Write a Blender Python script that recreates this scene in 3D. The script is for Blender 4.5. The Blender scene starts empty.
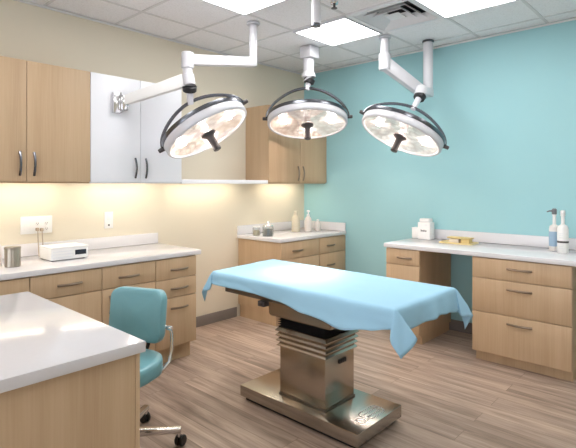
import bpy, bmesh, math, random
from mathutils import Vector, Matrix
random.seed(4)
PI = math.pi
S = bpy.context.scene
COL = S.collection
OFF = {}                                   # object name -> world offset of its mesh origin

# ------------------------------------------------------------------ materials
def new_mat(name):
    m = bpy.data.materials.new(name); m.use_nodes = True
    nt = m.node_tree
    return m, nt, nt.nodes['Principled BSDF']

def srgb(r, g, b):
    f = lambda c: ((c/255)/12.92 if c/255 <= .04045 else ((c/255+.055)/1.055)**2.4)
    return (f(r), f(g), f(b), 1)

def plain(name, col, rough=.5, metal=0, noise=.04, scale=20, bump=0, coat=0, stretch=(1, 1, 1), emit=0, spec=.5):
    m, nt, b = new_mat(name)
    tc = nt.nodes.new('ShaderNodeTexCoord'); mp = nt.nodes.new('ShaderNodeMapping')
    mp.inputs['Scale'].default_value = stretch
    nz = nt.nodes.new('ShaderNodeTexNoise'); nz.inputs['Scale'].default_value = scale
    nz.inputs['Detail'].default_value = 4
    nt.links.new(tc.outputs['Object'], mp.inputs[0]); nt.links.new(mp.outputs[0], nz.inputs['Vector'])
    mx = nt.nodes.new('ShaderNodeMix'); mx.data_type = 'RGBA'
    mx.inputs[6].default_value = tuple(c*(1-noise) for c in col[:3])+(1,)
    mx.inputs[7].default_value = tuple(min(1, c*(1+noise)) for c in col[:3])+(1,)
    nt.links.new(nz.outputs['Fac'], mx.inputs[0]); nt.links.new(mx.outputs[2], b.inputs['Base Color'])
    b.inputs['Roughness'].default_value = rough; b.inputs['Metallic'].default_value = metal
    b.inputs['Coat Weight'].default_value = coat
    b.inputs['Specular IOR Level'].default_value = spec
    if bump:
        bp = nt.nodes.new('ShaderNodeBump'); bp.inputs['Strength'].default_value = bump
        bp.inputs['Distance'].default_value = .002
        nt.links.new(nz.outputs['Fac'], bp.inputs['Height']); nt.links.new(bp.outputs[0], b.inputs['Normal'])
    if emit:
        b.inputs['Emission Color'].default_value = col; b.inputs['Emission Strength'].default_value = emit
    return m

def wood(name, c1, c2, c3):
    m, nt, b = new_mat(name)
    N = nt.nodes.new; L = nt.links.new
    tc = N('ShaderNodeTexCoord')
    mp = N('ShaderNodeMapping'); mp.inputs['Scale'].default_value = (9, 9, .35)
    mp2 = N('ShaderNodeMapping'); mp2.inputs['Scale'].default_value = (120, 120, 3)
    n1 = N('ShaderNodeTexNoise'); n1.inputs['Scale'].default_value = 1.0; n1.inputs['Detail'].default_value = 5
    n2 = N('ShaderNodeTexNoise'); n2.inputs['Scale'].default_value = 1.0; n2.inputs['Detail'].default_value = 3
    L(tc.outputs['Object'], mp.inputs[0]); L(tc.outputs['Object'], mp2.inputs[0])
    L(mp.outputs[0], n1.inputs['Vector']); L(mp2.outputs[0], n2.inputs['Vector'])
    r = N('ShaderNodeValToRGB'); r.color_ramp.elements[0].position = .3; r.color_ramp.elements[1].position = .72
    r.color_ramp.elements[0].color = c1; r.color_ramp.elements[1].color = c2
    L(n1.outputs['Fac'], r.inputs[0])
    mx = N('ShaderNodeMix'); mx.data_type = 'RGBA'; mx.inputs[7].default_value = c3
    ma = N('ShaderNodeMath'); ma.operation = 'MULTIPLY_ADD'; ma.inputs[1].default_value = .9; ma.inputs[2].default_value = -.28; ma.use_clamp = True
    L(n2.outputs['Fac'], ma.inputs[0]); L(ma.outputs[0], mx.inputs[0])
    L(r.outputs[0], mx.inputs[6]); L(mx.outputs[2], b.inputs['Base Color'])
    b.inputs['Roughness'].default_value = .45
    b.inputs['Specular IOR Level'].default_value = .35
    return m

def floor_mat():
    m, nt, b = new_mat('plank_floor')
    N = nt.nodes.new; L = nt.links.new
    tc = N('ShaderNodeTexCoord'); sp = N('ShaderNodeSeparateXYZ'); cb = N('ShaderNodeCombineXYZ')
    L(tc.outputs['Object'], sp.inputs[0]); L(sp.outputs[1], cb.inputs[0]); L(sp.outputs[0], cb.inputs[1])
    br = N('ShaderNodeTexBrick'); br.offset = .37; br.offset_frequency = 2
    br.inputs['Scale'].default_value = 1; br.inputs['Brick Width'].default_value = 1.85; br.inputs['Row Height'].default_value = .15
    br.inputs['Mortar Size'].default_value = .0016; br.inputs['Mortar Smooth'].default_value = .3; br.inputs['Bias'].default_value = 0
    br.inputs['Color1'].default_value = (0, 0, 0, 1); br.inputs['Color2'].default_value = (1, 1, 1, 1); br.inputs['Mortar'].default_value = (.5, .5, .5, 1)
    L(cb.outputs[0], br.inputs['Vector'])
    # offset the grain per plank
    ad = N('ShaderNodeVectorMath'); ad.operation = 'MULTIPLY_ADD'
    ad.inputs[1].default_value = (7, 3, 5)
    L(br.outputs['Color'], ad.inputs[0]); L(cb.outputs[0], ad.inputs[2])
    mp = N('ShaderNodeMapping'); mp.inputs['Scale'].default_value = (1.1, 14, 1)
    L(ad.outputs[0], mp.inputs[0])
    n1 = N('ShaderNodeTexNoise'); n1.inputs['Scale'].default_value = 1.3; n1.inputs['Detail'].default_value = 7; n1.inputs['Roughness'].default_value = .62; n1.inputs['Distortion'].default_value = .4
    L(mp.outputs[0], n1.inputs['Vector'])
    mp2 = N('ShaderNodeMapping'); mp2.inputs['Scale'].default_value = (3, 90, 1)
    L(ad.outputs[0], mp2.inputs[0])
    n2 = N('ShaderNodeTexNoise'); n2.inputs['Scale'].default_value = 1; n2.inputs['Detail'].default_value = 3
    L(mp2.outputs[0], n2.inputs['Vector'])
    r = N('ShaderNodeValToRGB'); e = r.color_ramp.elements
    e[0].position = .28; e[0].color = srgb(120, 104, 92); e[1].position = .75; e[1].color = srgb(196, 176, 160)
    k = e.new(.5); k.color = srgb(166, 146, 131)
    L(n1.outputs['Fac'], r.inputs[0])
    hs = N('ShaderNodeHueSaturation')
    vm = N('ShaderNodeMath'); vm.operation = 'MULTIPLY_ADD'; vm.inputs[1].default_value = .26; vm.inputs[2].default_value = .87
    sc = N('ShaderNodeSeparateColor'); L(br.outputs['Color'], sc.inputs[0]); L(sc.outputs[0], vm.inputs[0])
    L(vm.outputs[0], hs.inputs['Value']); L(r.outputs[0], hs.inputs['Color'])
    m2 = N('ShaderNodeMix'); m2.data_type = 'RGBA'; m2.blend_type = 'MULTIPLY'; m2.inputs[0].default_value = .35
    r2 = N('ShaderNodeValToRGB'); r2.color_ramp.elements[0].position = .3; r2.color_ramp.elements[1].position = .6
    r2.color_ramp.elements[0].color = (.55, .5, .47, 1)
    L(n2.outputs['Fac'], r2.inputs[0]); L(hs.outputs[0], m2.inputs[6]); L(r2.outputs[0], m2.inputs[7])
    m3 = N('ShaderNodeMix'); m3.data_type = 'RGBA'; m3.inputs[7].default_value = srgb(112, 95, 82)
    L(br.outputs['Fac'], m3.inputs[0]); L(m2.outputs[2], m3.inputs[6])
    L(m3.outputs[2], b.inputs['Base Color'])
    b.inputs['Roughness'].default_value = .42
    b.inputs['Specular IOR Level'].default_value = .4
    return m

def ceil_mat():
    m, nt, b = new_mat('ceiling_tile')
    N = nt.nodes.new; L = nt.links.new
    tc = N('ShaderNodeTexCoord')
    n1 = N('ShaderNodeTexNoise'); n1.inputs['Scale'].default_value = 90; n1.inputs['Detail'].default_value = 3
    L(tc.outputs['Object'], n1.inputs['Vector'])
    r = N('ShaderNodeValToRGB'); r.color_ramp.elements[0].position = .36; r.color_ramp.elements[1].position = .5
    r.color_ramp.elements[0].color = srgb(231, 229, 229); r.color_ramp.elements[1].color = srgb(240, 238, 239)
    L(n1.outputs['Fac'], r.inputs[0]); L(r.outputs[0], b.inputs['Base Color'])
    b.inputs['Roughness'].default_value = .95
    return m

def steel(name, col, rough, stretch):
    m, nt, b = new_mat(name)
    N = nt.nodes.new; L = nt.links.new
    tc = N('ShaderNodeTexCoord'); mp = N('ShaderNodeMapping'); mp.inputs['Scale'].default_value = stretch
    n1 = N('ShaderNodeTexNoise'); n1.inputs['Scale'].default_value = 1; n1.inputs['Detail'].default_value = 3
    L(tc.outputs['Object'], mp.inputs[0]); L(mp.outputs[0], n1.inputs['Vector'])
    ma = N('ShaderNodeMath'); ma.operation = 'MULTIPLY_ADD'; ma.inputs[1].default_value = .04; ma.inputs[2].default_value = rough-.02
    L(n1.outputs['Fac'], ma.inputs[0]); L(ma.outputs[0], b.inputs['Roughness'])
    b.inputs['Base Color'].default_value = col; b.inputs['Metallic'].default_value = 1
    return m

def glass_mat(name, tint=(1, 1, 1, 1), refl=.12):
    m = bpy.data.materials.new(name); m.use_nodes = True
    nt = m.node_tree; nt.nodes.clear(); N = nt.nodes.new; L = nt.links.new
    o = N('ShaderNodeOutputMaterial'); t = N('ShaderNodeBsdfTransparent'); g = N('ShaderNodeBsdfGlossy'); x = N('ShaderNodeMixShader')
    t.inputs[0].default_value = tint; g.inputs['Roughness'].default_value = .05
    fr = N('ShaderNodeLayerWeight'); fr.inputs[0].default_value = .25
    ma = N('ShaderNodeMath'); ma.operation = 'MULTIPLY_ADD'; ma.inputs[1].default_value = .5; ma.inputs[2].default_value = refl*.3
    L(fr.outputs['Fresnel'], ma.inputs[0]); L(ma.outputs[0], x.inputs[0]); L(t.outputs[0], x.inputs[1]); L(g.outputs[0], x.inputs[2]); L(x.outputs[0], o.inputs[0])
    return m

def reflector_mat():
    m, nt, b = new_mat('faceted_reflector')
    N = nt.nodes.new; L = nt.links.new
    tc = N('ShaderNodeTexCoord'); v = N('ShaderNodeTexVoronoi'); v.inputs['Scale'].default_value = 17
    L(tc.outputs['Object'], v.inputs['Vector'])
    r = N('ShaderNodeValToRGB'); r.color_ramp.elements[0].color = srgb(250, 242, 238); r.color_ramp.elements[1].color = srgb(214, 194, 188)
    r.color_ramp.elements[0].position = .2; r.color_ramp.elements[1].position = .75
    L(v.outputs['Distance'], r.inputs[0]); L(r.outputs[0], b.inputs['Base Color'])
    bp = N('ShaderNodeBump'); bp.inputs['Strength'].default_value = .6; bp.inputs['Distance'].default_value = .02
    L(v.outputs['Distance'], bp.inputs['Height']); L(bp.outputs[0], b.inputs['Normal'])
    b.inputs['Roughness'].default_value = .4; b.inputs['Metallic'].default_value = .1
    return m

def emit_mat(name, col, strength):
    m = bpy.data.materials.new(name); m.use_nodes = True
    nt = m.node_tree; nt.nodes.clear()
    o = nt.nodes.new('ShaderNodeOutputMaterial'); e = nt.nodes.new('ShaderNodeEmission')
    e.inputs[0].default_value = col; e.inputs[1].default_value = strength
    nt.links.new(e.outputs[0], o.inputs[0])
    return m

WOOD = wood('maple_laminate', srgb(182, 153, 121), srgb(199, 171, 138), srgb(208, 182, 150))
FLOOR = floor_mat(); CEIL = ceil_mat()
CREAM = plain('cream_wall_paint', srgb(222, 213, 194), .8, noise=.015, scale=3, bump=.03)
TEAL = plain('teal_wall_paint', srgb(156, 201, 206), .75, noise=.015, scale=3, bump=.03)
GRIDM = plain('ceiling_grid_white', srgb(216, 214, 214), .6)
BASEM = plain('grey_vinyl_base', srgb(128, 120, 115), .6)
QUARTZ = plain('white_quartz', srgb(218, 216, 218), .12, noise=.02, scale=60)
WHITE = plain('white_lacquer', srgb(234, 235, 240), .35, noise=.01)
WPLAST = plain('white_plastic', srgb(236, 235, 233), .4, noise=.01)
LAMPW = plain('white_lamp_enamel', srgb(206, 205, 210), .35, noise=.01, coat=.3)
CHROME = plain('chrome', (.72, .72, .73, 1), .16, 1, noise=.02)
NICKEL = plain('satin_nickel', srgb(150, 134, 118), .32, 1, noise=.02)
DARKCH = plain('dark_chrome', srgb(112, 114, 120), .24, 1, noise=.05)
DARKM = plain('dark_grey_rubber', srgb(70, 64, 64), .45, noise=.05)
BLACK = plain('black_rubber', srgb(22, 22, 24), .45, noise=.1)
BELLOW = plain('black_bellows', srgb(20, 19, 20), .6, noise=.1)
STEEL = steel('brushed_steel', srgb(190, 180, 168), .25, (3, 3, 120))
STEELH = steel('brushed_steel_flat', srgb(184, 178, 170), .22, (60, 2, 60))
DSTEEL = steel('dark_frame_steel', srgb(128, 120, 112), .38, (60, 3, 60))
DRAPE = plain('blue_drape_paper', srgb(156, 200, 224), .7, noise=.025, scale=160, bump=.15, spec=.25)
VINYL = plain('teal_vinyl', srgb(116, 168, 178), .38, noise=.04, scale=8, bump=.03)
PANEL = emit_mat('ceiling_panel_light', (1, .985, .97, 1), 7.0)
STRIP = emit_mat('warm_strip_light', (1, .88, .7, 1), 16.0)
BULB = emit_mat('lamp_bulb', (1, .88, .8, 1), 140.0)
REFL = reflector_mat(); COVER = glass_mat('lamp_glass'); JARG = glass_mat('jar_glass', (.93, .95, .94, 1), .3)
PRINT = plain('grey_print', srgb(88, 86, 88), .6)
LOGOW = plain('white_print', srgb(232, 236, 238), .5)
YEL = plain('yellow_sponge', srgb(216, 194, 138), .8, noise=.12, scale=90, bump=.3)
GOLD = plain('yellow_plastic_tray', srgb(226, 206, 150), .4)
CANM = steel('ribbed_grey_metal', srgb(170, 162, 150), .4, (3, 3, 60))
BEIGE = plain('beige_plastic', srgb(206, 196, 174), .5)
PINKW = plain('pale_bottle', srgb(226, 218, 212), .45)
LABELB = plain('blue_grey_label', srgb(150, 176, 198), .5)
PUMPG = plain('grey_pump_plastic', srgb(120, 122, 126), .4)
TAUPE = plain('taupe_cord', srgb(176, 160, 140), .6)
DISP = plain('dark_display', srgb(40, 44, 54), .2)
VENTM = plain('vent_grey_enamel', srgb(226, 226, 228), .5)
VDARK = plain('vent_throat', srgb(60, 62, 66), .8)
LIQ = plain('grey_swabs', srgb(138, 140, 140), .7, noise=.2, scale=60)

# ------------------------------------------------------------------ mesh helpers
def merge(bm, t):
    me = bpy.data.meshes.new('t'); t.to_mesh(me); t.free(); bm.from_mesh(me); bpy.data.meshes.remove(me)

def box(bm, x0, x1, y0, y1, z0, z1, bev=0, seg=2):
    t = bmesh.new()
    M = Matrix.Translation(((x0+x1)/2, (y0+y1)/2, (z0+z1)/2)) @ Matrix.Diagonal((abs(x1-x0), abs(y1-y0), abs(z1-z0), 1))
    bmesh.ops.create_cube(t, size=1, matrix=M)
    if bev: bmesh.ops.bevel(t, geom=t.edges[:], offset=bev, segments=seg, profile=.5, affect='EDGES')
    merge(bm, t); return bm

def frame(d):
    d = Vector(d).normalized()
    a = Vector((0, 0, 1)) if abs(d.z) < .9 else Vector((1, 0, 0))
    u = d.cross(a).normalized(); return u, d.cross(u).normalized(), d

def lathe(bm, prof, c=(0, 0, 0), axis=(0, 0, 1), n=32, cap0=True, cap1=True):
    """profile of (radius, height) turned about axis through c"""
    u, v, d = frame(axis); c = Vector(c); rings = []
    for r, h in prof:
        if r < 1e-6: rings.append([bm.verts.new(c+d*h)])
        else: rings.append([bm.verts.new(c+d*h+u*(r*math.cos(2*PI*i/n))+v*(r*math.sin(2*PI*i/n))) for i in range(n)])
    for a, b in zip(rings, rings[1:]):
        for i in range(n):
            j = (i+1) % n
            if len(a) == 1 and len(b) == 1: continue
            if len(a) == 1: bm.faces.new((a[0], b[i], b[j]))
            elif len(b) == 1: bm.faces.new((a[i], a[j], b[0]))
            else: bm.faces.new((a[i], a[j], b[j], b[i]))
    if cap0 and len(rings[0]) > 1: bm.faces.new(rings[0][::-1])
    if cap1 and len(rings[-1]) > 1: bm.faces.new(rings[-1])
    return bm

def cyl(bm, p0, p1, r0, r1=None, n=20, bev=.0):
    p0, p1 = Vector(p0), Vector(p1); L = (p1-p0).length; r1 = r0 if r1 is None else r1
    pr = [(r0, 0), (r1, L)] if not bev else [(r0-bev, 0), (r0, bev), (r1, L-bev), (r1-bev, L)]
    return lathe(bm, pr, p0, p1-p0, n)

def tube(bm, pts, r, n=10, flat=1.0, ref=None):
    """a swept round (or flattened) bar"""
    pts = [Vector(p) for p in pts]; rings = []; u = None
    for i, p in enumerate(pts):
        d = (pts[min(i+1, len(pts)-1)]-pts[max(i-1, 0)]).normalized()
        if ref is not None: u = (Vector(ref)-d*Vector(ref).dot(d)).normalized()
        elif u is None: u = frame(d)[0]
        else: u = (u-d*u.dot(d)).normalized()
        v = d.cross(u)
        rr = r[i] if isinstance(r, (list, tuple)) else r
        rings.append([bm.verts.new(p+u*(rr*math.cos(2*PI*k/n))+v*(rr*flat*math.sin(2*PI*k/n))) for k in range(n)])
    for a, b in zip(rings, rings[1:]):
        for k in range(n):
            bm.faces.new((a[k], a[(k+1) % n], b[(k+1) % n], b[k]))
    bm.faces.new(rings[0][::-1]); bm.faces.new(rings[-1]); return bm

def beam(bm, p0, p1, w, h, w1=None, h1=None, up=(0, 0, 1), bev=.006):
    """a rectangular bar between two points, tapering from (w,h) to (w1,h1)"""
    p0, p1 = Vector(p0), Vector(p1); w1 = w1 or w; h1 = h1 or h
    d = (p1-p0).normalized(); s = d.cross(Vector(up)).normalized(); t = s.cross(d)
    b = bmesh.new()
    vs = [b.verts.new(p+s*(a*ww/2)+t*(c*hh/2)) for p, ww, hh in ((p0, w, h), (p1, w1, h1)) for a, c in ((-1, -1), (1, -1), (1, 1), (-1, 1))]
    for f in ((3, 2, 1, 0), (4, 5, 6, 7), (0, 1, 5, 4), (1, 2, 6, 5), (2, 3, 7, 6), (3, 0, 4, 7)): b.faces.new([vs[i] for i in f])
    if bev: bmesh.ops.bevel(b, geom=b.edges[:], offset=bev, segments=2, profile=.5, affect='EDGES')
    merge(bm, b); return bm

def obj(name, bm, mat, parent=None, smooth=True, auto=35):
    off = OFF.get(parent.name, Vector((0, 0, 0))) if parent else Vector((0, 0, 0))
    bmesh.ops.recalc_face_normals(bm, faces=bm.faces[:])
    bmesh.ops.translate(bm, verts=bm.verts[:], vec=-off)
    me = bpy.data.meshes.new(name); bm.to_mesh(me); bm.free()
    if smooth:
        me.polygons.foreach_set('use_smooth', [True]*len(me.polygons))
        me.set_sharp_from_angle(angle=math.radians(auto))
    o = bpy.data.objects.new(name, me); COL.objects.link(o)
    if mat: me.materials.append(mat)
    if parent: o.parent = parent; OFF[o.name] = off
    return o

def B(): return bmesh.new()

def tag(o, label, cat, group=None):
    o['label'] = label; o['category'] = cat
    if group: o['group'] = group
    return o

def thing(name, label, cat, loc, group=None):
    o = bpy.data.objects.new(name, None); COL.objects.link(o); o.location = loc
    o.empty_display_size = .1
    OFF[o.name] = Vector(loc)
    return tag(o, label, cat, group)

def place(o, loc):
    """give a one-mesh thing its own origin at its base"""
    loc = Vector(loc); o.data.transform(Matrix.Translation(-loc)); o.location = loc; OFF[o.name] = loc; return o

def struct(name, bm, mat):
    o = obj(name, bm, mat); o['kind'] = 'structure'; return o

# ------------------------------------------------------------------ the room
X0, X1, Y0, Y1, H = -1.75, 4.74, -1.9, 4.08, 2.96
struct('floor', box(B(), X0-.1, X1+.1, Y0-.1, Y1+.1, -.1, 0), FLOOR)
GX = [3.32+.61*k for k in range(-9, 4) if X0 < 3.32+.61*k < X1]
GY = [3.0+.61*k for k in range(-9, 3) if Y0 < 3.0+.61*k < Y1]
VX0, VX1, VY0, VY1 = 3.32, 3.93, 1.78, 2.39           # the cell of the air vent
bm = B()
box(bm, X0-.1, VX0, Y0-.1, Y1+.1, H, H+.02); box(bm, VX1, X1+.1, Y0-.1, Y1+.1, H, H+.02)
box(bm, VX0, VX1, Y0-.1, VY0, H, H+.02); box(bm, VX0, VX1, VY1, Y1+.1, H, H+.02)
struct('ceiling', bm, CEIL)
bm = B()
for x in GX: box(bm, x-.012, x+.012, Y0, Y1, H-.006, H-.0005)
for y in GY: box(bm, X0, X1, y-.012, y+.012, H-.0055, H-.0005)
struct('trim_1', bm, GRIDM)
struct('wall_left', box(B(), X0-.1, X1, Y1, Y1+.1, 0, H), CREAM)
struct('wall_right', box(B(), X1, X1+.1, Y0-.1, Y1+.1, 0, H), TEAL)
# the two walls behind the photographer; the left one has a wide window added out of view to brighten the ceiling
bm = box(B(), X0-.1, X1, Y0-.1, Y0, 0, H)
struct('wall_near', bm, CREAM)
bm = box(B(), X0-.1, X0, Y0, Y1, 0, .85); box(bm, X0-.1, X0, Y0, Y1, 2.6, H)
box(bm, X0-.1, X0, Y0, Y0+.4, .85, 2.6); box(bm, X0-.1, X0, Y1-1.0, Y1, .85, 2.6)
struct('wall_far_left', bm, CREAM)
def window(name, x0, x1, y0, y1):
    ax = (x1-x0) > (y1-y0); f = B(); L = (x1-x0) if ax else (y1-y0)
    def b(a0, a1, z0, z1):
        if ax: box(f, x0+a0, x0+a1, y0, y1, z0, z1)
        else: box(f, x0, x1, y0+a0, y0+a1, z0, z1)
    b(0, L, .85, .90); b(0, L, 2.55, 2.6)
    for k in range(5): a = (L-.05)*k/4; b(a, a+.05, .90, 2.55)
    w = struct(name, f, WPLAST)
    g = obj('pane', box(B(), x0+.01 if not ax else x0, x1-.01 if not ax else x1, y0+.01 if ax else y0, y1-.01 if ax else y1, .9, 2.55), COVER, w)
window('fill_window_1', X0-.06, X0-.02, Y0+.4, Y1-1.0)  # unseen window, added so daylight fills the room and lifts the ceiling
bm = B(); box(bm, 2.42, 3.56, Y1-.012, Y1, 0, .11, .003)
struct('baseboard_left', bm, BASEM)
bm = B(); box(bm, X1-.012, X1, Y0, 3.35, 0, .11, .003)
struct('baseboard_right', bm, BASEM)
bm = B()
box(bm, X0, X1, Y1-.014, Y1, H-.022, H-.007); box(bm, X1-.014, X1, Y0, Y1-.014, H-.022, H-.007)
struct('trim_2', bm, GRIDM)

# ------------------------------------------------------------------ ceiling lights and vent
def ceiling_panel(x, y, label):
    t = thing('ceiling_light', label, 'ceiling light', (x+.305, y+.305, H-.03), 'square light panels in the ceiling')
    bm = B()
    for a in ((x+.004, x+.606, y+.004, y+.02), (x+.004, x+.606, y+.59, y+.606), (x+.004, x+.02, y+.02, y+.59), (x+.59, x+.606, y+.02, y+.59)):
        box(bm, a[0], a[1], a[2], a[3], H-.026, H-.007)
    obj('frame', bm, LAMPW, t)
    obj('diffuser', box(B(), x+.02, x+.59, y+.02, y+.59, H-.02, H-.008), PANEL, t)
ceiling_panel(3.32, 2.39, 'square light panel nearest the corner of the two walls, behind the middle lamp pole')
ceiling_panel(2.10, 2.39, 'square light panel at the top left, above the left surgical lamp')
ceiling_panel(3.32, 1.17, 'square light panel at the top right, right of the ceiling vent')
for i, (x, y) in enumerate(((2.10, .56), (.27, 2.39), (3.32, -.66))):  # extra unseen panels, added as fill light
    ceiling_panel(x, y, 'added square fill light panel outside the picture, over the near part of the room')

t = thing('ceiling_vent', 'square grey ceiling vent with stepped slats between two light panels', 'ceiling vent', ((VX0+VX1)/2, (VY0+VY1)/2, H-.02))
def ring(bm, s0, z0, s1, z1, cx=(VX0+VX1)/2, cy=(VY0+VY1)/2, th=.004):
    q = ((-1, -1), (1, -1), (1, 1), (-1, 1))
    a = [bm.verts.new((cx+i*s0, cy+j*s0, z0)) for i, j in q]; b = [bm.verts.new((cx+i*s1, cy+j*s1, z1)) for i, j in q]
    c = [bm.verts.new((cx+i*s0, cy+j*s0, z0+th)) for i, j in q]; d = [bm.verts.new((cx+i*(s1), cy+j*(s1), z1+th)) for i, j in q]
    for k in range(4):
        l = (k+1) % 4
        bm.faces.new((a[k], a[l], b[l], b[k])); bm.faces.new((c[k], d[k], d[l], c[l]))
        bm.faces.new((a[k], c[k], c[l], a[l])); bm.faces.new((b[k], b[l], d[l], d[k]))
    return bm
obj('frame', ring(B(), .302, H-.02, .262, H-.02, th=.02), VENTM, t, False)
for s in (.262, .2, .138):
    obj('louver', ring(B(), s-.002, H-.016, s-.055, H+.035), VENTM, t, False)
obj('center_plate', box(B(), (VX0+VX1)/2-.07, (VX0+VX1)/2+.07, (VY0+VY1)/2-.07, (VY0+VY1)/2+.07, H-.014, H-.008), VENTM, t)
bm = B()
box(bm, VX0, VX1, VY0, VY1, H+.12, H+.13)
for a in ((VX0-.01, VX0, VY0, VY1), (VX1, VX1+.01, VY0, VY1), (VX0, VX1, VY0-.01, VY0), (VX0, VX1, VY1, VY1+.01)): box(bm, *a, H+.021, H+.12)
obj('throat', bm, VDARK, t)

bm = B(); cyl(bm, (2.79, 2.283, 2.716), (2.79, 2.283, H-.024), .036, n=24)
t = thing('ceiling_pole', 'short white pole hanging from the ceiling in front of the middle light panel', 'pole', (2.79, 2.283, H-.02))
obj('pole', bm, LAMPW, t)
obj('end_cap', cyl(B(), (2.79, 2.283, 2.70), (2.79, 2.283, 2.722), .040, bev=.003), DARKCH, t)
obj('flange', cyl(B(), (2.79, 2.283, H-.03), (2.79, 2.283, H-.0065), .07, bev=.004), LAMPW, t)
t = thing('sprinkler', 'small dark sprinkler head at the top edge, right of the short ceiling pole', 'sprinkler', (3.03, 2.29, H))
obj('escutcheon', lathe(B(), [(.035, 0), (.03, -.012), (.012, -.016)], (3.03, 2.29, H-.0065)), CHROME, t)
obj('head', lathe(B(), [(.010, -.016), (.010, -.04), (.024, -.043), (.024, -.047)], (3.03, 2.29, H-.0065)), DARKM, t)

# ------------------------------------------------------------------ cabinets
HANDLE_W = .13
def fbox(bm, front, axis, s0, s1, d0, d1, z0, z1, bev=0):
    """box in cabinet terms: s along the front, d into the cabinet"""
    if axis == 'x': return box(bm, s0, s1, front+d0, front+d1, z0, z1, bev)
    return box(bm, front+d0, front+d1, s0, s1, z0, z1, bev)

def pull(parent, front, axis, s, z, length=.15, vertical=False, mat=None):
    """a bowed bar pull on two posts"""
    def W(a, d, zz): return (a, front-d, zz) if axis == 'x' else (front-d, a, zz)
    pts = []
    for i in range(13):
        t = -1+i/6; d = .021+.022*(1-t*t)
        pts.append(W(s, d, z+t*length/2) if vertical else W(s+t*length/2, d, z))
    ref = W(0, 1, 0); base = W(0, 0, 0); ref = tuple(a-b for a, b in zip(ref, base))
    bm = tube(B(), pts, .0075, 8, 1.2, ref)
    for k in (-.93, .93):
        a = (s, z+k*length/2) if vertical else (s+k*length/2, z)
        cyl(bm, W(a[0], .0195, a[1]), W(a[0], .027, a[1]), .007, n=10)
    return obj('handle', bm, mat or NICKEL, parent)

def base_unit(name, label, cat, front, axis, s0, s1, depth, fronts, top=.889, toe=.14, group=None, toe_d=.06, side=None):
    loc = ((s0+s1)/2, front+depth/2, 0) if axis == 'x' else (front+depth/2, (s0+s1)/2, 0)
    t = thing(name, label, cat, loc, group)
    obj('body', fbox(B(), front, axis, s0+.001, s1-.001, 0, depth, toe, top), WOOD, t)
    obj('toe_kick', fbox(B(), front, axis, s0+.01, s1-.01, toe_d, depth-.02, 0, toe), WOOD, t)
    for kind, a0, a1, z0, z1, hd in fronts:
        p = obj(kind, fbox(B(), front, axis, a0+.003, a1-.003, -.019, -.0005, z0+.003, z1-.003, .0012), WOOD, t)
        if hd: pull(p, front, axis, hd[0], hd[1], hd[2], hd[3] if len(hd) > 3 else False)
    return t

# run of base cabinets below the cream wall
GA = 'base cabinets below the long left counter'
FC = 3.425; FA = 3.40; DA = Y1-FA-.002
base_unit('base_cabinet', 'maple base cabinet cut off by the left picture edge under the counter', 'cabinet', FA, 'x', .42, 1.145, DA,
          [('drawer', .42, 1.145, .72, .885, (.78, .80, .17)), ('door', .42, .782, .145, .72, (.74, .6, .13, True)), ('door', .782, 1.145, .145, .72, (.83, .6, .13, True))], group=GA)
base_unit('base_cabinet', 'maple base cabinet with wide drawer below the white desktop device', 'cabinet', FA, 'x', 1.145, 1.64, DA,
          [('drawer', 1.145, 1.64, .72, .885, (1.405, .80, .17)), ('door', 1.145, 1.64, .145, .72, (1.2, .6, .13, True))], group=GA)
base_unit('base_cabinet', 'maple base cabinet with one drawer directly behind the stool backrest', 'cabinet', FA, 'x', 1.64, 2.09, DA,
          [('drawer', 1.64, 2.09, .72, .885, (1.855, .793, .17)), ('door', 1.64, 2.09, .145, .72, (1.7, .6, .13, True))], group=GA)
base_unit('base_cabinet', 'maple three-drawer base cabinet at the right end of the long left counter', 'cabinet', FA, 'x', 2.09, 2.49, DA,
          [('drawer', 2.09, 2.49, .713, .885, (2.314, .789, .17)), ('drawer', 2.09, 2.49, .555, .713, (2.314, .63, .17)), ('drawer', 2.09, 2.49, .145, .555, (2.314, .466, .17))], group=GA)
def counter(name, label, bx, splashes, cat='countertop'):
    loc = ((bx[0]+bx[1])/2, (bx[2]+bx[3])/2, .89)
    t = thing(name, label, cat, loc)
    obj('slab', box(B(), *bx, .89, .93, .004), QUARTZ, t)
    for s in splashes: obj('backsplash', box(B(), *s, .9305, 1.03, .003), QUARTZ, t)
    return t
counter('countertop', 'long white countertop against the cream wall, left side', (.42, 2.535, 3.37, Y1-.001), [(.42, 2.535, Y1-.021, Y1-.001)])

# corner cabinet below the upper corner cabinet
base_unit('corner_cabinet', 'maple base cabinet in the room corner, side panel facing the room', 'cabinet', FC, 'x', 3.585, 4.735, Y1-FC-.002,
          [('drawer', 3.585, 4.225, .70, .885, (3.85, .785, .17)), ('drawer', 4.225, 4.735, .70, .885, (4.44, .788, .15)),
           ('drawer', 3.585, 4.225, .42, .70, (3.85, .56, .17)), ('drawer', 4.225, 4.735, .42, .70, (4.44, .56, .15)),
           ('drawer', 3.585, 4.225, .145, .42, (3.85, .33, .17)), ('drawer', 4.225, 4.735, .145, .42, (4.44, .33, .15))], toe=.14)
counter('corner_countertop', 'short white countertop in the room corner under the small upper cabinet', (3.565, 4.738, 3.395, Y1-.001),
        [(3.565, 4.716, Y1-.021, Y1-.001), (X1-.022, X1-.002, 3.405, Y1-.001)])

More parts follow.
